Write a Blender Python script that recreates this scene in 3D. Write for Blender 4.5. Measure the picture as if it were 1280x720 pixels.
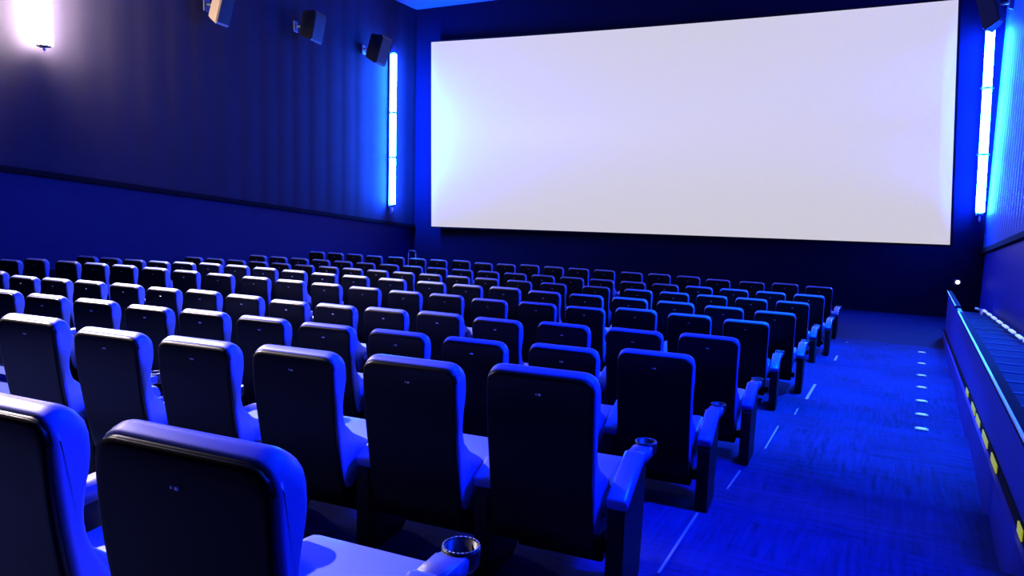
import bpy, bmesh, math, random
from mathutils import Vector, Matrix
random.seed(7)
C = bpy.context.scene.collection
sc = bpy.context.scene
for o in list(bpy.data.objects): bpy.data.objects.remove(o)
PI = math.pi
CAM = [900.0, 0.47731, 0.11098, 0.02805]
ROWS = [
  ('O', 0.912, -0.935, 0.0745, [(-1.167, 0.894, -0.462, 0.0757), (-1.767, 0.848, -0.462, 0.0793), (-2.367, 0.799, -0.462, 0.0828)]),
  ('A', 2.544, -0.937, 0.0841, [(-1.172, 2.524, -0.639, 0.0853), (-1.762, 2.472, -0.662, 0.0887), (-2.37, 2.417, -0.679, 0.0923), (-2.963, 2.361, -0.692, 0.0958), (-3.556, 2.303, -0.699, 0.0993), (-4.153, 2.242, -0.675, 0.1028)]),
  ('B', 4.193, -0.952, 0.0702, [(-1.182, 4.177, -0.846, 0.0714), (-1.77, 4.134, -0.872, 0.0749), (-2.398, 4.085, -0.889, 0.0786), (-2.988, 4.038, -0.89, 0.0821), (-3.599, 3.987, -0.894, 0.0857), (-4.187, 3.935, -0.892, 0.0892), (-4.775, 3.881, -0.888, 0.0927), (-5.368, 3.825, -0.898, 0.0962), (-5.982, 3.765, -0.89, 0.0998), (-6.587, 3.703, -0.892, 0.1034), (-7.187, 3.64, -0.887, 0.1069)]),
  ('C', 5.554, -0.935, 0.0294, [(-1.161, 5.547, -0.943, 0.0307), (-1.749, 5.528, -0.957, 0.0342), (-2.362, 5.506, -0.965, 0.0379), (-2.986, 5.481, -0.982, 0.0416), (-3.574, 5.455, -0.977, 0.0451), (-4.162, 5.428, -0.989, 0.0486), (-4.75, 5.398, -0.999, 0.052), (-5.338, 5.367, -1.007, 0.0555), (-5.93, 5.333, -0.996, 0.059), (-6.518, 5.297, -0.988, 0.0625), (-7.106, 5.259, -1.002, 0.066), (-7.694, 5.219, -0.999, 0.0695), (-8.308, 5.175, -1.004, 0.0731), (-8.896, 5.131, -1.013, 0.0766), (-9.484, 5.085, -1.02, 0.0801), (-10.072, 5.037, -0.988, 0.0836)]),
  ('D', 7.751, -0.916, 0.0567, [(-1.239, 7.733, -1.113, 0.0585), (-1.827, 7.697, -1.098, 0.062), (-2.415, 7.66, -1.086, 0.0655), (-3.003, 7.62, -1.115, 0.069), (-3.591, 7.578, -1.109, 0.0725), (-4.216, 7.532, -1.116, 0.0762), (-4.804, 7.486, -1.1, 0.0797), (-5.394, 7.438, -1.102, 0.0831), (-6.005, 7.386, -1.093, 0.0868), (-6.606, 7.332, -1.082, 0.0903), (-7.194, 7.278, -1.075, 0.0938), (-7.792, 7.221, -1.069, 0.0973), (-8.43, 7.157, -1.063, 0.1011), (-9.065, 7.092, -1.054, 0.1048), (-9.661, 7.028, -1.047, 0.1083), (-10.288, 6.959, -1.041, 0.112), (-10.876, 6.891, -1.041, 0.1154), (-11.477, 6.821, -1.042, 0.119), (-12.179, 6.735, -1.04, 0.1231), (-12.787, 6.659, -1.086, 0.1267)]),
  ('E', 8.860, -0.795, 0.0254, [(-1.099, 8.852, -1.138, 0.0272), (-1.687, 8.835, -1.127, 0.0307), (-2.275, 8.816, -1.117, 0.0342), (-2.863, 8.795, -1.114, 0.0377), (-3.451, 8.771, -1.115, 0.0412), (-4.047, 8.746, -1.116, 0.0448), (-4.635, 8.718, -1.104, 0.0482), (-5.223, 8.689, -1.11, 0.0517), (-5.819, 8.657, -1.107, 0.0553), (-6.488, 8.619, -1.105, 0.0592), (-7.147, 8.578, -1.102, 0.0632), (-7.735, 8.54, -1.102, 0.0666), (-8.322, 8.5, -1.093, 0.0701), (-8.91, 8.458, -1.086, 0.0736), (-9.498, 8.413, -1.078, 0.0771), (-10.086, 8.367, -1.078, 0.0806), (-10.674, 8.318, -1.093, 0.084), (-11.262, 8.268, -1.107, 0.0875), (-11.849, 8.215, -1.109, 0.091), (-12.437, 8.16, -1.109, 0.0944), (-13.025, 8.104, -1.109, 0.0979)]),
  ('F', 11.248, -0.913, 0.0064, [(-1.16, 11.246, -1.269, 0.0078), (-1.748, 11.241, -1.269, 0.0113), (-2.336, 11.233, -1.269, 0.0148), (-2.924, 11.223, -1.269, 0.0183), (-3.512, 11.211, -1.269, 0.0218), (-4.228, 11.194, -1.269, 0.0261), (-5.002, 11.172, -1.269, 0.0307), (-5.646, 11.151, -1.269, 0.0345), (-6.285, 11.128, -1.269, 0.0383), (-6.873, 11.104, -1.269, 0.0418), (-7.461, 11.079, -1.269, 0.0453), (-8.049, 11.051, -1.269, 0.0488), (-8.637, 11.021, -1.269, 0.0523), (-9.225, 10.99, -1.269, 0.0558), (-9.813, 10.956, -1.269, 0.0593), (-10.41, 10.919, -1.269, 0.0628), (-11.009, 10.88, -1.269, 0.0664), (-11.608, 10.84, -1.269, 0.0699), (-12.207, 10.797, -1.269, 0.0735), (-12.806, 10.751, -1.269, 0.077), (-13.405, 10.704, -1.269, 0.0805)]),
  ('G', 12.356, -0.800, -0.0071, [(-1.037, 12.358, -1.262, -0.0056), (-1.624, 12.36, -1.262, -0.0022), (-2.211, 12.36, -1.262, 0.0013), (-2.798, 12.358, -1.262, 0.0048), (-3.386, 12.354, -1.262, 0.0083), (-3.973, 12.349, -1.262, 0.0118), (-4.56, 12.341, -1.262, 0.0153), (-5.147, 12.331, -1.262, 0.0188), (-5.735, 12.318, -1.262, 0.0223), (-6.322, 12.304, -1.262, 0.0258), (-6.91, 12.288, -1.262, 0.0293), (-7.498, 12.27, -1.262, 0.0328), (-8.086, 12.25, -1.262, 0.0363), (-8.673, 12.227, -1.262, 0.0398), (-9.261, 12.203, -1.262, 0.0433), (-9.86, 12.176, -1.262, 0.0468), (-10.46, 12.147, -1.262, 0.0504), (-11.06, 12.115, -1.262, 0.0539), (-11.66, 12.082, -1.262, 0.0575), (-12.26, 12.046, -1.262, 0.0611), (-12.86, 12.008, -1.262, 0.0646)]),
  ('H', 14.314, -0.816, -0.0257, [(-1.042, 14.319, -1.296, -0.0243), (-1.638, 14.333, -1.282, -0.0208), (-2.243, 14.344, -1.297, -0.0172), (-2.884, 14.354, -1.297, -0.0134), (-3.472, 14.361, -1.274, -0.0099), (-4.071, 14.366, -1.268, -0.0063), (-4.659, 14.368, -1.273, -0.0028), (-5.257, 14.369, -1.265, 0.0008), (-5.845, 14.367, -1.265, 0.0043), (-6.433, 14.364, -1.267, 0.0078), (-7.023, 14.358, -1.26, 0.0113), (-7.611, 14.351, -1.278, 0.0148), (-8.199, 14.341, -1.285, 0.0183), (-8.787, 14.329, -1.264, 0.0218), (-9.414, 14.314, -1.281, 0.0255), (-10.002, 14.298, -1.285, 0.029), (-10.625, 14.279, -1.281, 0.0327), (-11.275, 14.257, -1.287, 0.0366), (-11.873, 14.234, -1.278, 0.0401), (-12.471, 14.209, -1.278, 0.0437), (-13.07, 14.181, -1.278, 0.0472)]),
]
STRIPS = [('A', -.81, 3.10, -.81, 3.86), ('B', -.833, 4.87, -.82, 5.28), ('C', -.774, 6.2, -.765, 6.95), ('D', -.716, 7.60, -.708, 8.1),
          ('E', -.682, 8.75, -.66, 9.6), ('F', -.642, 10.3, -.63, 11.0), ('G', -.582, 12.1, -.57, 12.6), ('H', -.549, 13.45, -.50, 14.2)]
DOTS=[(.662,13.801),(.624,12.717),(.552,10.996),(.524,10.201),(.497,9.428),(.465,8.592),(.443,7.991)]
YEL=[(8.3,.35,'the farthest mark'),(7.3,.45,'second farthest mark'),(6.75,.40,'third farthest mark'),(6.0,.45,'third nearest mark'),(5.3,.38,'second nearest mark'),(4.02,.16,'the nearest mark')]
RTUBES = [4.2]
LWARM = []
ADDED_BLUE=[(.1,4.6,900,130),(.1,10.0,14000,62)]
ENDY=14.5
RPOW=1150
ADDED_WARM=[(-12.6,2.4,50000,-4.6,1.4,28),(-12.7,5.2,34000,-7.0,4.6,37),(-12.8,8.6,24000,-8.5,8.2,46)]
PITCHF = 0.97                       # height of a seat back's rear top edge above its tread

# ---------------------------------------------------------------- materials
def nodes(name):
    m = bpy.data.materials.new(name); m.use_nodes = True
    nt = m.node_tree; b = nt.nodes['Principled BSDF']
    return m, nt, b

def plain(name, col, rough=.5, metal=0.0, spec=.5, bump=0, bscale=200, var=0):
    m, nt, b = nodes(name)
    b.inputs['Base Color'].default_value = (*col, 1)
    b.inputs['Roughness'].default_value = rough
    b.inputs['Metallic'].default_value = metal
    b.inputs['Specular IOR Level'].default_value = spec
    tc = nt.nodes.new('ShaderNodeTexCoord')
    n = nt.nodes.new('ShaderNodeTexNoise'); n.inputs['Scale'].default_value = bscale
    n.inputs['Detail'].default_value = 3
    nt.links.new(tc.outputs['Object'], n.inputs['Vector'])
    if bump:
        bp = nt.nodes.new('ShaderNodeBump'); bp.inputs['Strength'].default_value = bump
        bp.inputs['Distance'].default_value = .002
        nt.links.new(n.outputs['Fac'], bp.inputs['Height']); nt.links.new(bp.outputs[0], b.inputs['Normal'])
    if var:
        n2 = nt.nodes.new('ShaderNodeTexNoise'); n2.inputs['Scale'].default_value = 2.3
        nt.links.new(tc.outputs['Object'], n2.inputs['Vector'])
        mx = nt.nodes.new('ShaderNodeMix'); mx.data_type = 'RGBA'
        mx.inputs['A'].default_value = (*[c*(1-var) for c in col], 1)
        mx.inputs['B'].default_value = (*[min(1, c*(1+var)) for c in col], 1)
        nt.links.new(n2.outputs['Fac'], mx.inputs['Factor']); nt.links.new(mx.outputs['Result'], b.inputs['Base Color'])
    return m

def glow(name, col, strength):
    m, nt, b = nodes(name)
    b.inputs['Base Color'].default_value = (.17, .17, .17, 1)
    b.inputs['Emission Color'].default_value = (*col, 1)
    b.inputs['Emission Strength'].default_value = strength
    return m

def carpet(name, c1, c2):
    m, nt, b = nodes(name)
    b.inputs['Roughness'].default_value = .95; b.inputs['Specular IOR Level'].default_value = .15
    tc = nt.nodes.new('ShaderNodeTexCoord')
    # carpet planks laid in a brick bond, pile brushed along or across
    bk = nt.nodes.new('ShaderNodeTexBrick'); bk.inputs['Scale'].default_value = 1.0
    bk.inputs['Brick Width'].default_value = 1.0; bk.inputs['Row Height'].default_value = .5
    bk.inputs['Mortar Size'].default_value = 0; bk.inputs['Color1'].default_value = (.2, .2, .2, 1); bk.inputs['Color2'].default_value = (.9, .9, .9, 1)
    nt.links.new(tc.outputs['Object'], bk.inputs['Vector'])
    fac = None
    ns = []
    for sx, sy in ((40, 3), (3, 45)):
        mp = nt.nodes.new('ShaderNodeMapping'); mp.inputs['Scale'].default_value = (sx, sy, 10)
        nt.links.new(tc.outputs['Object'], mp.inputs['Vector'])
        n = nt.nodes.new('ShaderNodeTexNoise'); n.inputs['Scale'].default_value = 1; n.inputs['Detail'].default_value = 4
        nt.links.new(mp.outputs[0], n.inputs['Vector']); ns.append(n)
    a = nt.nodes.new('ShaderNodeMix'); a.data_type = 'FLOAT'
    nt.links.new(bk.outputs['Color'], a.inputs['Factor'])
    nt.links.new(ns[0].outputs['Fac'], a.inputs['A']); nt.links.new(ns[1].outputs['Fac'], a.inputs['B'])
    big = nt.nodes.new('ShaderNodeTexNoise'); big.inputs['Scale'].default_value = 1.1
    nt.links.new(tc.outputs['Object'], big.inputs['Vector'])
    sm = nt.nodes.new('ShaderNodeMath'); sm.operation = 'MULTIPLY_ADD'; sm.inputs[1].default_value = .6
    nt.links.new(big.outputs['Fac'], sm.inputs[0]); nt.links.new(a.outputs['Result'], sm.inputs[2])
    rp = nt.nodes.new('ShaderNodeValToRGB')
    rp.color_ramp.elements[0].position = .55; rp.color_ramp.elements[0].color = (*c1, 1)
    rp.color_ramp.elements[1].position = 1.05 if False else 1.0; rp.color_ramp.elements[1].color = (*c2, 1)
    nt.links.new(sm.outputs[0], rp.inputs['Fac']); nt.links.new(rp.outputs['Color'], b.inputs['Base Color'])
    bp = nt.nodes.new('ShaderNodeBump'); bp.inputs['Strength'].default_value = .4; bp.inputs['Distance'].default_value = .004
    nt.links.new(a.outputs['Result'], bp.inputs['Height']); nt.links.new(bp.outputs[0], b.inputs['Normal'])
    return m

M = dict(
    leather=plain('seat_leather', (.095, .135, .46), .46, bump=.15, bscale=260),
    shell=plain('shell_plastic', (.0018, .0018, .003), .36, spec=.14, bump=.1, bscale=400),
    panel=plain('side_panel_plastic', (.003, .003, .006), .5, spec=.2),
    pad=plain('arm_pad', (.10, .14, .46), .27),
    chrome=plain('ring_metal', (.14, .16, .26), .4, metal=.6),
    cup=plain('cup_well', (.006, .006, .01), .4),
    badge=plain('badge_silver', (.75, .75, .8), .35, metal=.6),
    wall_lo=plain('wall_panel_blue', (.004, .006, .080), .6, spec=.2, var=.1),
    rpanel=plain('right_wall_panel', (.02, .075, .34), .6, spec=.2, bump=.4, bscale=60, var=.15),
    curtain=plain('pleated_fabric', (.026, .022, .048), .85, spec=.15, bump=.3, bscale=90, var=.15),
    front=plain('front_wall_fabric', (.003, .004, .022), .95, spec=.05),
    ceil=plain('ceiling_tile', (.10, .20, .42), .9, spec=.1),
    trim=plain('trim_black', (.004, .004, .012), .9, spec=.1),
    carpet=carpet('aisle_carpet', (.004, .007, .045), (.010, .025, .16)),
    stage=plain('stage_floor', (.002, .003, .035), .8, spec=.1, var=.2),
    nosing=plain('nosing_metal', (.40, .42, .6), .35, metal=.3),
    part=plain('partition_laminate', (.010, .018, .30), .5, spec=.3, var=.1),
    cap=plain('cap_metal', (.8, .8, .85), .4, metal=.2),
    yellow=plain('yellow_tape', (.38, .38, .02), .5),
    spk=plain('speaker_cabinet', (.006, .006, .012), .5),
    spkt=plain('speaker_cabinet_tan', (.30, .22, .17), .6),
    grille=plain('speaker_grille', (.01, .01, .015), .8, bump=.5, bscale=300),
    screen=glow('screen_fabric', (.61, .585, .645), 1.0),
    tube=glow('blue_tube_glow', (.008, .085, 1.0), 800),
    warm=glow('warm_tube_glow', (1.0, .82, .62), 200), warm_back=glow('back_warm_tube_glow', (1.0, .80, .66), 520), tube_near=glow('near_tube_glow', (.001, .020, 1.0), 60),
    steplight=glow('step_light_glow', (.15, .3, 1.0), 1.6),
    led=glow('led_strip_glow', (.35, .45, 1.0), 1.3),
    pilot=glow('pilot_glow', (.8, .8, 1.0), 3),
    fixture=plain('fixture_metal', (.12, .13, .2), .4, metal=.6),
)

_y = M['yellow'].node_tree.nodes['Principled BSDF']         # glow added so the tape stays yellow under the blue lamps
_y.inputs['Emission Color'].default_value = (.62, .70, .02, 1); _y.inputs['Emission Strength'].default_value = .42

# ---------------------------------------------------------------- helpers
def obj(name, bm, mat, parent=None, smooth=True, loc=None):
    me = bpy.data.meshes.new(name)
    bmesh.ops.recalc_face_normals(bm, faces=bm.faces)
    bm.to_mesh(me); bm.free()
    me.materials.append(M[mat])
    if smooth:
        for f in me.polygons: f.use_smooth = len(f.vertices) < 9
    o = bpy.data.objects.new(name, me); C.objects.link(o)
    if parent: o.parent = parent
    if loc: o.location = loc
    return o

def box(bm, x0, x1, y0, y1, z0, z1, bev=0, seg=2, mtx=None):
    r = bmesh.ops.create_cube(bm, size=1)
    vs = r['verts']
    for v in vs:
        v.co = Vector(((x0+x1)/2+v.co.x*(x1-x0), (y0+y1)/2+v.co.y*(y1-y0), (z0+z1)/2+v.co.z*(z1-z0)))
    if bev:
        es = list({e for v in vs for e in v.link_edges})
        rr = bmesh.ops.bevel(bm, geom=es, offset=bev, segments=seg, affect='EDGES', profile=.5)
        vs = list({v for v in rr['verts']} | {v for v in vs if v.is_valid})
    if mtx is not None:
        for v in vs: v.co = mtx @ v.co
    return vs

def tube(bm, p0, p1, r, seg=16, r1=None):
    p0, p1 = Vector(p0), Vector(p1); d = p1-p0
    q = d.to_track_quat('Z', 'Y').to_matrix().to_4x4()
    mt = Matrix.Translation((p0+p1)/2) @ q
    bmesh.ops.create_cone(bm, cap_ends=True, segments=seg, radius1=r, radius2=r if r1 is None else r1, depth=d.length, matrix=mt)

def bent(bm, pts, r, seg=8):
    for a, b in zip(pts, pts[1:]): tube(bm, a, b, r, seg)
    for a in pts[1:-1]: bmesh.ops.create_uvsphere(bm, u_segments=seg, v_segments=6, radius=r, matrix=Matrix.Translation(a))

def prism(bm, quads):
    """quads: two matching loops of points -> closed solid"""
    A = [bm.verts.new(p) for p in quads[0]]; B = [bm.verts.new(p) for p in quads[1]]
    n = len(A)
    bm.faces.new(A); bm.faces.new(B[::-1])
    for i in range(n): bm.faces.new((A[i], B[i], B[(i+1) % n], A[(i+1) % n]))

def empty(name, label=None, cat=None, loc=(0, 0, 0), rz=0, group=None, kind=None):
    o = bpy.data.objects.new(name, None); C.objects.link(o)
    o.empty_display_size = .1
    o.location = loc; o.rotation_euler = (0, 0, rz)
    return tag(o, label, cat, group, kind)

def tag(o, label=None, cat=None, group=None, kind=None):
    if label: o['label'] = label
    if cat: o['category'] = cat
    if group: o['group'] = group
    if kind: o['kind'] = kind
    return o

def struct(name, bm, mat, smooth=False, parent=None):
    o = obj(name, bm, mat, parent, smooth)
    o['kind'] = 'structure'
    return o

def poly_smooth(P, n):
    """Catmull-Rom through closed loop"""
    out = []; k = len(P)
    for i in range(k):
        a, b, c, d = (Vector(P[(i+j-1) % k]) for j in range(4))
        for t in range(n):
            u = t/n
            out.append(.5*((2*b)+(c-a)*u+(2*a-5*b+4*c-d)*u*u+(3*b-a-3*c+d)*u**3))
    return out

def loft(bm, prof, W, rnd, drop_r=0, drop_z=(1e9, 1e9), taper=None, n_in=4, sub=3):
    """side profile (y, z) swept along x, ends rounded with radius rnd, top corners dropped with radius drop_r"""
    P = poly_smooth(prof, sub); n = len(P)
    area = sum(P[i].x*P[(i+1) % n].y-P[(i+1) % n].x*P[i].y for i in range(n))
    sgn = 1 if area > 0 else -1
    N = []
    for i in range(n):
        t = (P[(i+1) % n]-P[i-1]).normalized(); N.append(Vector((-t.y, t.x))*sgn)   # inward
    h = W/2
    xs = [h*math.cos(a)*0 for a in ()]
    half = [(h-rnd+rnd*math.sin(i/5*PI/2)) for i in range(6)]
    inner = [(h-max(rnd, drop_r))*i/n_in for i in range(n_in)]
    if drop_r > rnd: inner += [h-drop_r+(drop_r-rnd)*i/3 for i in range(3)]
    pos = inner+half
    xs = [-x for x in reversed(pos) if x > 1e-6]+pos
    rings = []
    for x in xs:
        ax = abs(x)
        ins = 0 if ax <= h-rnd else rnd-math.sqrt(max(0, rnd*rnd-(ax-h+rnd)**2))
        dr = 0
        if drop_r and ax > h-drop_r: dr = drop_r-math.sqrt(max(0, drop_r**2-(ax-h+drop_r)**2))
        ring = []
        for q, nn in zip(P, N):
            c = q+nn*ins*.96
            z = c.y
            if dr:
                f = max(0, min(1, (q.y-drop_z[0])/(drop_z[1]-drop_z[0])))
                z -= dr*f*.8
            tx = taper(z) if taper else 1
            ring.append(bm.verts.new((x*tx, c.x, z)))
        rings.append(ring)
    for a, b in zip(rings, rings[1:]):
        for i in range(n): bm.faces.new((a[i], a[(i+1) % n], b[(i+1) % n], b[i]))
    bm.faces.new(rings[0]); bm.faces.new(rings[-1][::-1])

# ---------------------------------------------------------------- the cinema seat
SW = .465
def tap(z):
    return .95+.05*z/.95

def make_seat():
    r = empty('cinema_seat')
    # padded back: headrest bulge, narrow neck, lumbar curve
    bm = bmesh.new()
    prof = [(.018, .955), (.002, .930), (.010, .80), (.030, .64), (.060, .47), (.092, .33), (.17, .31), (.195, .42), (.150, .53), (.100, .62), (.078, .70), (.084, .78), (.098, .86), (.090, .932), (.050, .962)]
    loft(bm, prof, SW, .020, .062, (.60, .90), tap)
    obj('back_cushion', bm, 'leather', r)
    # dark rear shell, a little smaller than the cushion
    bm = bmesh.new()
    prof = [(.000, .940), (-.012, .925), (-.006, .78), (.014, .62), (.044, .44), (.078, .29), (.115, .225), (.150, .235), (.118, .30), (.072, .44), (.038, .62), (.016, .78), (.008, .90), (.008, .940)]
    loft(bm, prof, SW-.012, .010, .058, (.60, .90), tap)
    sh = obj('back_shell', bm, 'shell', r)
    bm = bmesh.new()                                   # two tiny raised marks under the top edge
    box(bm, -.010, -.004, -.0165, -.006, .868, .875, .001)
    box(bm, .002, .012, -.0165, -.006, .867, .875, .001)
    obj('badge', bm, 'badge', sh)
    # side wings where the back meets the arms
    for s in (-1, 1):
        bm = bmesh.new()
        pr = [(.05, .58), (.06, .50), (.10, .40), (.17, .34), (.33, .36), (.36, .43), (.28, .50), (.17, .56), (.09, .63)]
        loft(bm, pr, .045, .018, n_in=2, sub=2)
        for v in bm.verts: v.co.x += s*(SW/2-.034)
        obj('side_wing', bm, 'leather', r)
    # seat cushion
    bm = bmesh.new()
    pr = [(.20, .33), (.20, .42), (.30, .445), (.45, .455), (.60, .465), (.665, .455), (.69, .41), (.68, .35), (.62, .325), (.40, .32)]
    loft(bm, pr, .455, .035, n_in=3, sub=3)
    obj('seat_cushion', bm, 'leather', r)
    bm = bmesh.new()
    pr = [(.19, .235), (.18, .31), (.24, .335), (.60, .335), (.65, .32), (.62, .27), (.50, .235), (.32, .225)]
    loft(bm, pr, .40, .02, n_in=2, sub=2)
    obj('seat_pan', bm, 'shell', r)
    bm = bmesh.new()
    box(bm, -.20, .20, .33, .42, .10, .24, .01)
    box(bm, -.235, .235, .345, .405, .14, .20, .006)
    obj('cross_beam', bm, 'panel', r)
    return r

def arm_parts(x):
    """pad, cup holder and side panel of one armrest centred on local x"""
    out = []
    ang = math.radians(20)
    mt = Matrix.Translation((x, .12, .445)) @ Matrix.Rotation(ang, 4, 'X')
    bm = bmesh.new(); box(bm, -.045, .045, 0, .33, -.035, .022, .018, 3, mt)
    out.append((bm, 'arm_pad', 'pad'))
    # cup holder: sloped neck, ring and deep well, open on top
    bm = bmesh.new()
    seg = 24; c = Vector((x+.018, .572, .572))
    def ring(rad, z, dy=0): return [bm.verts.new((c.x+rad*math.cos(2*PI*i/seg), c.y+dy+rad*math.sin(2*PI*i/seg), c.z+z)) for i in range(seg)]
    rs = [ring(.034, -.06), ring(.047, -.045), ring(.050, -.004), ring(.047, 0), ring(.041, 0), ring(.039, -.042)]
    for a, b in zip(rs, rs[1:]):
        for i in range(seg): bm.faces.new((a[i], a[(i+1) % seg], b[(i+1) % seg], b[i]))
    bm.faces.new(rs[0][::-1]); bm.faces.new(rs[-1])
    out.append((bm, 'cup_holder', 'cup'))
    bm = bmesh.new()
    A = [(.40, .50), (.54, .52), (.545, .566), (.52, .567), (.40, .560)]
    prism(bm, [[(x-.041+.12*max(0, y-.4), y, z) for y, z in A], [(x+.041+.12*max(0, y-.4), y, z) for y, z in A]])
    bmesh.ops.bevel(bm, geom=list(bm.edges), offset=.006, segments=2, affect='EDGES')
    out.append((bm, 'arm_neck', 'pad2'))
    bm = bmesh.new()
    for i in range(seg):
        a0, a1 = 2*PI*i/seg, 2*PI*(i+1)/seg
        tube(bm, c+Vector((.046*math.cos(a0), .046*math.sin(a0), .002)), c+Vector((.046*math.cos(a1), .046*math.sin(a1), .002)), .0026, 6)
    out.append((bm, 'cup_ring', 'chrome'))
    bm = bmesh.new()
    A = [(.14, 0), (.42, 0), (.47, .03), (.50, .30), (.52, .535), (.46, .56), (.16, .44), (.12, .41), (.12, .06)]
    hw = .036
    prism(bm, [[(x-hw, y, z) for y, z in A], [(x+hw, y, z) for y, z in A]])
    bmesh.ops.bevel(bm, geom=list(bm.edges), offset=.008, segments=2, affect='EDGES')
    out.append((bm, 'side_panel', 'panel'))
    return out

M['pad2'] = plain('arm_neck', (.08, .10, .30), .35)
def add_arm(r, x):
    a = empty('armrest'); a.parent = r
    for bm, nm, mt in arm_parts(x):
        if nm == 'side_panel': obj('side_panel', bm, mt, r, smooth=False)
        else: obj(nm, bm, mt, a)
    return a

def dup(root):
    c = root.copy(); C.objects.link(c)
    for ch in list(root.children):
        d = ch.copy(); C.objects.link(d); d.parent = c
        for g in list(ch.children):
            e = g.copy(); C.objects.link(e); e.parent = d
    return c

proto = make_seat(); add_arm(proto, .30)
# treads of the stepped floor, one per row
TREAD = {'O': -1.432, 'A': -1.645, 'B': -1.860, 'C': -1.955, 'D': -2.055, 'E': -2.095, 'F': -2.225, 'G': -2.235, 'H': -2.250}
ORD = ['first', 'second', 'third', 'fourth', 'fifth', 'sixth', 'seventh', 'eighth', 'ninth', 'tenth', 'eleventh', 'twelfth', 'thirteenth', 'fourteenth', 'fifteenth', 'sixteenth', 'seventeenth', 'eighteenth', 'nineteenth', 'twentieth', 'twenty-first']
first = True
rowY = {}
for ri, (rn, Y, X0, m, seats) in enumerate(ROWS):
    rowY[rn] = (Y, X0, m)
    z0 = TREAD[rn]
    rname = 'nearest row' if ri == 0 else ('front row by the screen' if rn == 'H' else ORD[ri]+' row from camera')
    for k, (x, y, z, rz) in enumerate(seats):
        o = proto if first else dup(proto); first = False
        o.location = (x, y, z0); o.rotation_euler = (0, 0, rz)
        o.scale = (1, 1, (z-z0)/.955)
        pos = 'aisle-end seat' if k == 0 else ORD[k]+' from the aisle'
        tag(o, 'padded dark cinema seat, %s, %s' % (rname, pos), 'cinema seat', 'cinema seats of the '+rname)

# ---------------------------------------------------------------- the room
XL, XR, YF, YB, ZC = -13.8, 2.0, 19.5, -5.0, 6.15
def seam(y): return .44-(y-7.1)*.092
# stepped floor: treads follow the rows, the aisle shares them
order = 'OABCDEFGH'
xa = -.9
bm = bmesh.new()
def riser(rn):
    Y, X0, m = rowY[rn]; return Y-.22, X0, m
xs2 = (XL, XR+.0)
lines = []
for rn in order: lines.append((riser(rn), TREAD[rn]))
prev = [(XL, YB), (XR, YB)]
ztop = -1.22
zb = -2.75
segs = []
for (yy, X0, m), zt in lines:
    mm = m*.75
    cur = [(XL, yy+mm*(XL-X0)), (XR, yy+mm*(XR-X0)*.3)]
    segs.append((prev, cur, ztop)); prev = cur; ztop = zt
end = [(XL, 14.35), (XR, 14.35)]
end = [(XL, prev[0][1]+1.2), (XR, ENDY)]
segs.append((prev, end, ztop))
for a, b, z in segs:
    prism(bm, [[(a[0][0], a[0][1], z), (a[1][0], a[1][1], z), (b[1][0], b[1][1], z), (b[0][0], b[0][1], z)],
               [(a[0][0], a[0][1], zb), (a[1][0], a[1][1], zb), (b[1][0], b[1][1], zb), (b[0][0], b[0][1], zb)]])
struct('floor', bm, 'carpet')
def floor_z(x, y):
    z = segs[-1][2]
    for a, b, zz in segs:
        t = (x-XL)/(XR-XL)
        yb_ = b[0][1]*(1-t)+b[1][1]*t
        if y < yb_: return zz
    return z
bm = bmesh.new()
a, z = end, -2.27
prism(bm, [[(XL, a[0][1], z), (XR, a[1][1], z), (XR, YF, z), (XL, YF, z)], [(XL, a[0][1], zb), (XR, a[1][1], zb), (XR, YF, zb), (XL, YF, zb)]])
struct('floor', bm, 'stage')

bm = bmesh.new(); box(bm, XL-.6, XR+.6, YB-.3, YF+.3, ZC, ZC+.2); struct('ceiling', bm, 'ceil')
bm = bmesh.new(); box(bm, XL-.6, XR+.6, YF, YF+.3, -2.75, ZC); struct('wall_front', bm, 'front')
bm = bmesh.new(); box(bm, XL-.6, XR+.6, YB-.3, YB, -2.75, ZC); struct('wall_back', bm, 'front')

def lower_wall(name, xi, xo):
    bm = bmesh.new()
    n = 2
    prism(bm, [[(xi, YB, -2.75), (xi, YF, -2.75), (xi, YF, seam(YF)), (xi, YB, seam(YB))], [(xo, YB, -2.75), (xo, YF, -2.75), (xo, YF, seam(YF)), (xo, YB, seam(YB))]])
    return struct(name, bm, 'wall_lo')
lower_wall('wall_left', XL, XL-.3); lower_wall('wall_right', XR, XR+.3).data.materials[0] = M['part']  # right wall takes a brighter blue in place of missing light

def pleats(name, xi, sgn, period, amp, mat, ppp=10):
    """gathered fabric hung above the lower panels; sgn points into the room"""
    bm = bmesh.new(); cols = []
    n = int((YF-YB)/period*ppp)
    for i in range(n+1):
        y = YB+(YF-YB)*i/n
        ph = y/period*2*PI+.9*math.sin(y*.9)+.5*math.sin(y*2.3)
        dx = amp*(math.sin(ph)+.25*math.sin(2*ph+1))
        zz = [seam(y)+.03, seam(y)+1.5, 4.0, ZC-.01]
        cols.append([bm.verts.new((xi+sgn*(.05+dx*(1 if j == 0 else .9+.1*math.sin(y*3+j))), y, z)) for j, z in enumerate(zz)])
    for a, b in zip(cols, cols[1:]):
        for j in range(3): bm.faces.new((a[j], b[j], b[j+1], a[j+1]))
    # back side so that the cloth has thickness
    bk = [bm.verts.new((xi-sgn*.15, y, z)) for y, z in ((YB, seam(YB)), (YF, seam(YF)), (YF, ZC), (YB, ZC))]
    bm.faces.new(bk)
    return struct(name, bm, mat, smooth=True)
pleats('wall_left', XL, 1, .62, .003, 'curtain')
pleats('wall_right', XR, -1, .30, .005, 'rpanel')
bm = bmesh.new()
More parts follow.
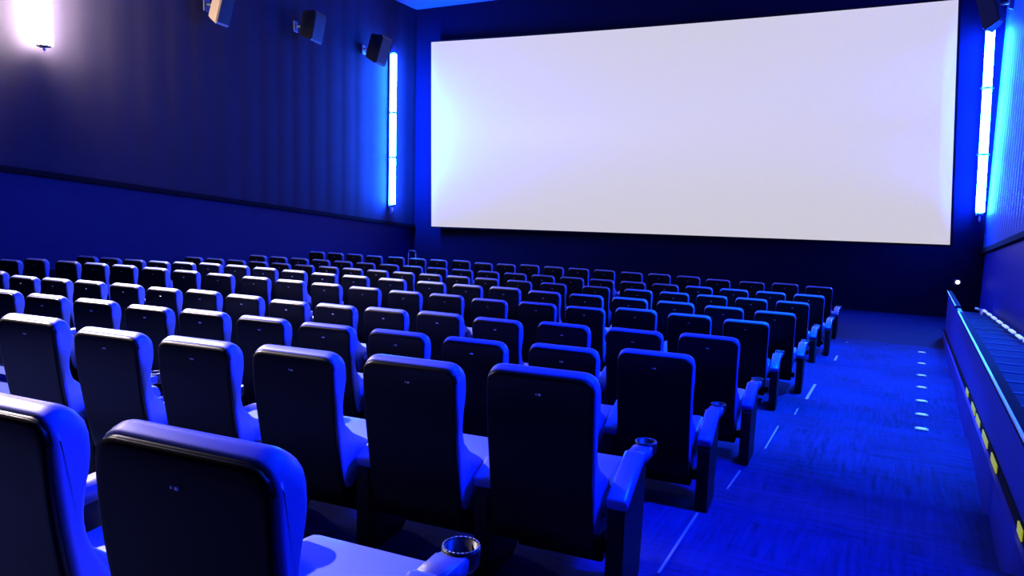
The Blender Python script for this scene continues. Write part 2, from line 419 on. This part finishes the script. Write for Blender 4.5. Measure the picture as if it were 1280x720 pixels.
for k, (xa_, xb_) in enumerate(((XL, XL+.11), (XR-.09, XR))):  # dark strips stand in for the shadow line under the upper panels
    bm = bmesh.new()
    prism(bm, [[(xa_, YB, seam(YB)-.05), (xa_, YF, seam(YF)-.05), (xa_, YF, seam(YF)+.05), (xa_, YB, seam(YB)+.05)],
               [(xb_, YB, seam(YB)-.05), (xb_, YF, seam(YF)-.05), (xb_, YF, seam(YF)+.05), (xb_, YB, seam(YB)+.05)]])
    struct('trim_%d' % (k+1), bm, 'trim')
# dark skirting that follows the treads on the left
bm = bmesh.new()
prism(bm, [[(XL, YB, -1.3), (XL, YF, -2.4), (XL, YF, -1.95), (XL, YB, -.75)], [(XL+.05, YB, -1.3), (XL+.05, YF, -2.4), (XL+.05, YF, -1.95), (XL+.05, YB, -.75)]])
struct('baseboard_left', bm, 'trim')

# low partition on the right of the aisle, its walkway and caps
def px(y): return .52+.037*y+.0 if y > 3 else .52+.037*y
def ptop(y): return -1.06-.0255*(y-4)
def seg_wall(y0, y1, dx0, dx1, zf0, zf1, name, mat, kind=True):
    """a slab along the partition line; zf give bottom/top as functions of y"""
    bm = bmesh.new()
    n = 12
    L = []
    for i in range(n+1):
        y = y0+(y1-y0)*i/n; b = px(y)
        L.append([bm.verts.new(p) for p in ((b+dx0, y, zf0(y)), (b+dx1, y, zf0(y)), (b+dx1, y, zf1(y)), (b+dx0, y, zf1(y)))])
    for p, q in zip(L, L[1:]):
        for i in range(4): bm.faces.new((p[i], p[(i+1) % 4], q[(i+1) % 4], q[i]))
    bm.faces.new(L[0]); bm.faces.new(L[-1][::-1])
    return bm
PY0, PY1 = -4.9, 16.4
def gz(y): return floor_zs(y)
def floor_zs(y): return -1.60-.088*(y-4.3) if y < 11.5 else -2.235
struct('wall_partition', seg_wall(PY0, PY1, .02, .07, lambda y: -2.6, lambda y: ptop(y)-.03, '', ''), 'part')
# lower curb that stands a little proud, with a dark groove above it
def gro(y): return ptop(y)-.45-.031*(y-4.9)
struct('baseboard_right', seg_wall(PY0, PY1, -.015, .03, lambda y: -2.6, lambda y: gro(y)-.03, '', ''), 'part')
struct('trim_3', seg_wall(PY0, PY1, .008, .03, lambda y: gro(y)-.03, lambda y: gro(y)+.035, '', ''), 'trim')
struct('trim_4', seg_wall(PY0, 11.6, -.005, .075, lambda y: ptop(y)-.03, lambda y: ptop(y), '', ''), 'trim')
struct('trim_5', seg_wall(12.6, PY1, -.005, .075, lambda y: ptop(y)-.03, lambda y: ptop(y), '', ''), 'trim')
for (a, b) in ((2.0, 11.6), (12.6, PY1)):
    o = obj('cap_rail', seg_wall(a, b, -.008, .006, lambda y: ptop(y)-.006, lambda y: ptop(y)+.008, '', ''), 'cap', smooth=False)
    tag(o, 'long bright metal edge strip on the nearer top of the low partition' if a < 5 else 'short bright metal edge strip at the far end of the low partition', 'edge strip')
# raised walkway behind the partition
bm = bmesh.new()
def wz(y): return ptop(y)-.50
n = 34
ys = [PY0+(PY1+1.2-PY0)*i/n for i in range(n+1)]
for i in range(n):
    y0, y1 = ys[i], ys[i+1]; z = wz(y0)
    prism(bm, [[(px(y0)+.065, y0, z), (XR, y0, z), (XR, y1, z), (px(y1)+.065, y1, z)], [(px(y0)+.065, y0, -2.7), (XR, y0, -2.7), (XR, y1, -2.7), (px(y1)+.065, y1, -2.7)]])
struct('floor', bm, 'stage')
grp = 'tread edge strips on the walkway behind the partition'
for i in range(n//2, n, 1):
    y = ys[i]
    bm = bmesh.new(); box(bm, px(y)+.2, XR-.12, y-.02, y+.015, wz(ys[i-1])-.002, wz(ys[i-1])+.010, .002)
    tag(obj('tread_edge_strip', bm, 'wall_lo', smooth=False), 'thin edge strip across the dark walkway between partition and right wall', 'edge strip', grp)

# blue lit dashes at the foot of the right wall
grp = 'lit dashes along the foot of the right wall'
dl = empty('led_strip', 'broken line of bright blue-white light dashes along the foot of the right wall', 'light strip', (XR-.14, 12.2, wz(12.2)))
for i in range(9):
    y0 = 11.2+i*.72
    bm = bmesh.new(); q = y0-12.2
    box(bm, -.035, .02, q, q+.42, .05, .08, .006)
    for v in bm.verts: v.co.z += (wz(12.2+v.co.y)-wz(12.2))+.03
    obj('led_segment', bm, 'led', dl, smooth=False)

# yellow marks in the groove
for i, (ya, ln, where) in enumerate(YEL):
    bm = seg_wall(ya, ya+ln, .0, .007, lambda y: gro(y)-.02, lambda y: gro(y)+.032, '', '')
    tag(obj('yellow_tape_mark', bm, 'yellow', smooth=False), 'small yellow-green tape mark in the dark groove of the partition, %s' % where, 'tape mark', 'yellow tape marks on the partition')

# reflectors / step lights along the right of the aisle
WN = ['farthest', 'second farthest', 'third farthest', 'middle', 'third nearest', 'second nearest', 'nearest']
for i, (x, y) in enumerate(DOTS):
    z = floor_z(x, y)
    s = empty('step_light', 'small square blue-lit floor light on the right of the aisle, %s of seven' % WN[i], 'floor light', (x, y, z), 0, 'floor lights along the aisle')
    bm = bmesh.new(); box(bm, -.06, .06, -.05, .05, 0, .010, .003); obj('housing', bm, 'fixture', s, smooth=False)
    bm = bmesh.new(); box(bm, -.04, .04, -.03, .03, .008, .016, .003); obj('lens', bm, 'steplight', s, smooth=False)

# white edge strips along the left side of the aisle
for i, (rn, xa_, ya_, xb_, yb_) in enumerate(STRIPS):
    z = TREAD[rn]
    bm = bmesh.new(); w = .006 if i < 4 else .015
    y1, y0 = yb_, ya_
    prism(bm, [[(xa_-w, y0, z), (xa_+w, y0, z), (xb_+w, y1, z), (xb_-w, y1, z)], [(xa_-w, y0, z+.008), (xa_+w, y0, z+.008), (xb_+w, y1, z+.008), (xb_-w, y1, z+.008)]])
    tag(obj('floor_edge_strip', bm, 'nosing', smooth=False), 'thin pale strip on the aisle floor beside the end seat, %s from the camera' % ORD[i], 'edge strip', 'pale floor strips along the aisle')

# ---------------------------------------------------------------- screen
bm = bmesh.new()
TLc, BLc, TRc, BRc = (Vector(v) for v in ((-12.96, 19.2, 5.02), (-12.85, 19.2, -.66), (1.0, 19.2, 4.85), (1.28, 19.2, -.56)))
def screen_mesh(bm, grow, back, thick):
    n = 48; F = []; K = []
    for i in range(n+1):
        t = i/n
        sag = .24*(1-(2*t-1)**2)
        T = TLc.lerp(TRc, t); B = BLc.lerp(BRc, t)
        ex = grow*(2*t-1)
        for L, dy in ((F, 0), (K, thick)):
            L.append([bm.verts.new((B.x+ex, 19.16+sag+back+dy, B.z-grow)), bm.verts.new((T.x+ex, 19.16+sag+back+dy, T.z+grow))])
    for L in (F, K):
        for a, b in zip(L, L[1:]): bm.faces.new((a[0], b[0], b[1], a[1]))
    for i in range(n):
        for j in (0, 1): bm.faces.new((F[i][j], F[i+1][j], K[i+1][j], K[i][j]))
    for i in (0, n): bm.faces.new((F[i][0], F[i][1], K[i][1], K[i][0]))
scr = empty('projection_screen', 'huge wide pale blank cinema screen on the dark front wall', 'screen', (-5.9, 19.2, -.61))
def shifted(bm, v):
    for q in bm.verts: q.co -= Vector(v)
    return bm
screen_mesh(bm, 0, 0, .01); obj('screen_surface', shifted(bm, scr.location), 'screen', scr)
bm = bmesh.new(); screen_mesh(bm, .05, .015, .03); obj('screen_frame', shifted(bm, scr.location), 'trim', scr, smooth=False)

# ---------------------------------------------------------------- light tubes
def light_tube(name, top, bot, into, gaps, mat, label, r=.085, cat='wall light', group=None):
    """vertical wall light: back plate, three tubes, clamps, end cap"""
    top, bot = Vector(top), Vector(bot); d = bot-top
    t = empty(name, label, cat, bot, 0, group)
    L = lambda s, off=0: top+d*s-bot+Vector(into)*off
    nrm = Vector(into)
    side = nrm.cross(Vector((0, 0, 1)))
    bm = bmesh.new()
    for a, b in ((0, 1),):
        p0, p1 = L(-.01, -.10), L(1.01, -.10)
        q = [p0+side*.07-nrm*.02, p0-side*.07-nrm*.02, p0-side*.07+nrm*.015, p0+side*.07+nrm*.015]
        e = [p1+side*.07-nrm*.02, p1-side*.07-nrm*.02, p1-side*.07+nrm*.015, p1+side*.07+nrm*.015]
        prism(bm, [q, e])
    obj('back_plate', bm, 'fixture', t, smooth=False)
    cuts = [0]+list(gaps)+[1]
    for a, b in zip(cuts, cuts[1:]):
        bm = bmesh.new(); tube(bm, L(a+.008), L(b-.008), r, 20); obj('glowing_tube', bm, mat, t)
    for g in gaps:
        bm = bmesh.new(); tube(bm, L(g-.010), L(g+.010), r*.75, 20)
        tube(bm, L(g), L(g, -.12), .03, 10); tube(bm, L(g)+side*(-r-.04), L(g)+side*(r+.04), .02, 8)
        obj('clamp', bm, 'fixture', t, smooth=False)
    for g, s in ((0, -.012), (1, .012)):
        bm = bmesh.new(); tube(bm, L(g), L(g+s), r*.9, 16, r*.6); tube(bm, L(g), L(g, -.12), .03, 10); obj('end_cap', bm, 'fixture', t, smooth=False)
    bm = bmesh.new(); tube(bm, L(1.012), L(1.045), .018, 8); tube(bm, L(1.03)-side*.03, L(1.03)+side*.03, .012, 8); obj('cable_end', bm, 'cap', t)
    return t
light_tube('wall_light', (-13.58, 18.09, 4.52), (-13.58, 18.09, -.03), (1, 0, 0), (.385, .68), 'tube', 'tall glowing blue-white tube light on the left wall beside the screen')
light_tube('wall_light', (1.66, 19.2, 4.17), (1.80, 19.2, .16), (0, -1, 0), (.315, .675), 'tube', 'tall glowing blue-white tube light in the corner right of the screen')
for y in RTUBES:
    light_tube('wall_light', (XR-.24, y, 4.3), (XR-.24, y, 1.2), (-1, 0, 0), (.33, .66), 'tube_near', 'blue tube light on the right wall beside the seats', group='blue tube lights along the right wall')
for y in RTUBES:  # unseen area lamp added at the tube, aimed down to light the seats
    L_ = bpy.data.lights.new('added_wall_lamp', 'AREA'); L_.shape = 'RECTANGLE'; L_.size = .18; L_.size_y = 2.6
    L_.energy = RPOW; L_.color = (.001, .018, 1); L_.spread = math.radians(100)
    o_ = bpy.data.objects.new('added_wall_lamp', L_); C.objects.link(o_)
    o_.location = (XR-.36, y, 2.75)
    o_.rotation_euler = Vector((-math.cos(math.radians(40)), -.05, -math.sin(math.radians(40)))).to_track_quat('-Z', 'Y').to_euler()
light_tube('wall_light', (-13.50, 7.8, 4.6), (-13.50, 7.8, 2.62), (1, 0, 0), (.5,), 'warm', 'short glowing warm-white wall light high on the left curtain wall', .14)
for y in LWARM:
    light_tube('wall_light', (-13.50, y, 4.6), (-13.50, y, 2.62), (1, 0, 0), (.5,), 'warm_back', 'warm-white wall light on the left curtain wall towards the back', .12, group='warm wall lights')

# ---------------------------------------------------------------- speakers
def speaker(loc, rz, tilt, w, h, d, mat, label):
    """cabinet with tapered rear, grille, driver ring and wall bracket; front faces local +y"""
    t = empty('wall_speaker', label, 'speaker', loc, rz)
    R_ = Matrix.Rotation(-tilt, 4, 'X')
    bm = bmesh.new()
    F = [(-w/2, d/2, -h/2), (w/2, d/2, -h/2), (w/2, d/2, h/2), (-w/2, d/2, h/2)]
    K = [(-w*.34, -d/2, -h*.38), (w*.34, -d/2, -h*.38), (w*.34, -d/2, h*.45), (-w*.34, -d/2, h*.45)]
    prism(bm, [F, K]); bmesh.ops.bevel(bm, geom=list(bm.edges), offset=.02, segments=2, affect='EDGES')
    bmesh.ops.transform(bm, matrix=R_, verts=bm.verts); obj('cabinet', bm, mat, t, smooth=False)
    bm = bmesh.new(); box(bm, -w*.44, w*.44, d/2-.005, d/2+.02, -h*.44, h*.44, .01)
    bmesh.ops.transform(bm, matrix=R_, verts=bm.verts); obj('grille', bm, 'grille', t, smooth=False)
    bm = bmesh.new(); tube(bm, (0, -d/2+.05, 0), (0, -d/2-.22, .02), .03, 12); box(bm, -.09, .09, -d/2-.25, -d/2-.22, -.12, .14, .005)
    obj('bracket', bm, 'fixture', t, smooth=False)
    return t
speaker((-13.25, 11.45, 4.22), math.radians(-80), .3, .42, .85, .30, 'spkt', 'tan-sided wall speaker at the top edge of the photo, nearest on the left wall')
speaker((-13.22, 14.2, 4.38), math.radians(-75), .2, .60, .72, .40, 'spk', 'dark boxy wall speaker, middle of the three on the left wall')
speaker((-13.30, 16.95, 4.38), math.radians(-80), .3, .62, .80, .42, 'spk', 'dark wall speaker beside the left blue tube light')
speaker((1.52, 18.0, 4.35), math.radians(60), .3, .36, .95, .3, 'spk', 'dark wall speaker above the right blue tube light')

# small things near the front
t = empty('indicator_light', 'tiny white lamp low on the front wall right of the screen', 'lamp', (1.52, 19.44, -1.42))
bm = bmesh.new(); box(bm, -.07, .07, -.02, .06, -.06, .06, .01); obj('housing', bm, 'fixture', t, smooth=False)
bm = bmesh.new(); bmesh.ops.create_uvsphere(bm, u_segments=16, v_segments=10, radius=.045, matrix=Matrix.Translation((0, -.03, 0))); obj('lamp', bm, 'pilot', t)
t = empty('grab_rail', 'small arched metal grab rail beyond the front row at the left', 'grab rail', (-12.9, 18.2, -2.27))
bm = bmesh.new()
bent(bm, [(-.13, 0, 0), (-.13, 0, .80), (-.09, 0, .87), (.09, 0, .87), (.13, 0, .80), (.13, 0, 0)], .022)
obj('rail', bm, 'fixture', t)
bm = bmesh.new(); tube(bm, (-.13, 0, 0), (-.13, 0, .012), .05); tube(bm, (.13, 0, 0), (.13, 0, .012), .05); obj('foot_plate', bm, 'fixture', t, smooth=False)
# hinged bracket at the far end of the walkway
t = empty('handrail_end', 'small shiny handrail end by the right wall beyond the partition', 'handrail', (XR-.2, 17.1, wz(17)))
bm = bmesh.new(); bent(bm, [(0, 0, -.02), (0, 0, .10), (-.12, 0, .14)], .02); obj('rail', bm, 'cap', t)

# ---------------------------------------------------------------- lamps
def lamp(name, kind, loc, energy, col, size=.3, rot=None, **kw):
    L = bpy.data.lights.new(name, kind); L.energy = energy; L.color = col
    if kind == 'SPOT': L.shadow_soft_size = size
    if kind == 'POINT': L.shadow_soft_size = size
    for k, v in kw.items(): setattr(L, k, v)
    o = bpy.data.objects.new(name, L); C.objects.link(o); o.location = loc
    if rot: o.rotation_euler = rot
    return o
for i, (x, y, e, ca_) in enumerate(ADDED_BLUE):  # unseen blue spots added to brighten the aisle and seat tops
    t = empty('added_downlight', 'unseen added blue downlight in the ceiling above the seats', 'added ceiling light', (x, y, ZC-.02), 0, 'added blue ceiling downlights')
    bm = bmesh.new(); tube(bm, (0, 0, -.10), (0, 0, .015), .16, 24)
    for f in [f for f in bm.faces if f.normal.z < -.9 or f.calc_center_median().z < -.09]: bm.faces.remove(f)
    obj('housing', bm, 'fixture', t)
    lamp('added_blue_lamp', 'SPOT', (x, y, ZC-.2), e, (.0, .13, 1), .12, (0, 0, 0), spot_size=math.radians(ca_), spot_blend=.45)

for i, (x, y, e, tx_, ty_, ca_) in enumerate(ADDED_WARM):  # unseen warm spots added to whiten the seat tops on the left
    t = empty('added_downlight', 'unseen added warm-white downlight in the ceiling along the left wall', 'added ceiling light', (x, y, ZC-.02), 0, 'added warm ceiling downlights')
    bm = bmesh.new(); tube(bm, (0, 0, -.10), (0, 0, .015), .16, 24)
    for f in [f for f in bm.faces if f.calc_center_median().z < -.09]: bm.faces.remove(f)
    obj('housing', bm, 'fixture', t)
    lamp('added_warm_lamp', 'SPOT', (x, y, ZC-.2), e, (1, .84, .88), .12, Vector((tx_-x, ty_-y, -1.2-ZC)).to_track_quat('-Z', 'Y').to_euler(), spot_size=math.radians(ca_), spot_blend=.85)

w = bpy.data.worlds.new('World'); sc.world = w; w.use_nodes = True
w.node_tree.nodes['Background'].inputs[0].default_value = (.0, .01, .08, 1)
w.node_tree.nodes['Background'].inputs[1].default_value = .3

# ---------------------------------------------------------------- camera
f, yaw, pitch, roll = CAM
cy, sy, cp, sp = math.cos(yaw), math.sin(yaw), math.cos(pitch), math.sin(pitch)
fw = Vector((-sy*cp, cy*cp, -sp)); rt = Vector((cy, sy, 0)); up = rt.cross(fw)
r2 = rt*math.cos(roll)+up*math.sin(roll); u2 = up*math.cos(roll)-rt*math.sin(roll)
cam = bpy.data.cameras.new('camera'); cam.sensor_width = 36; cam.lens = 36*f/1280; cam.clip_start = .02
co = bpy.data.objects.new('camera', cam); C.objects.link(co)
mw = Matrix((r2, u2, -fw)).transposed().to_4x4()
co.matrix_world = mw
sc.camera = co
sc.view_settings.view_transform = 'Standard'; sc.view_settings.look = 'None'
sc.view_settings.exposure = 0; sc.view_settings.gamma = 1; sc.view_settings.use_curve_mapping = False
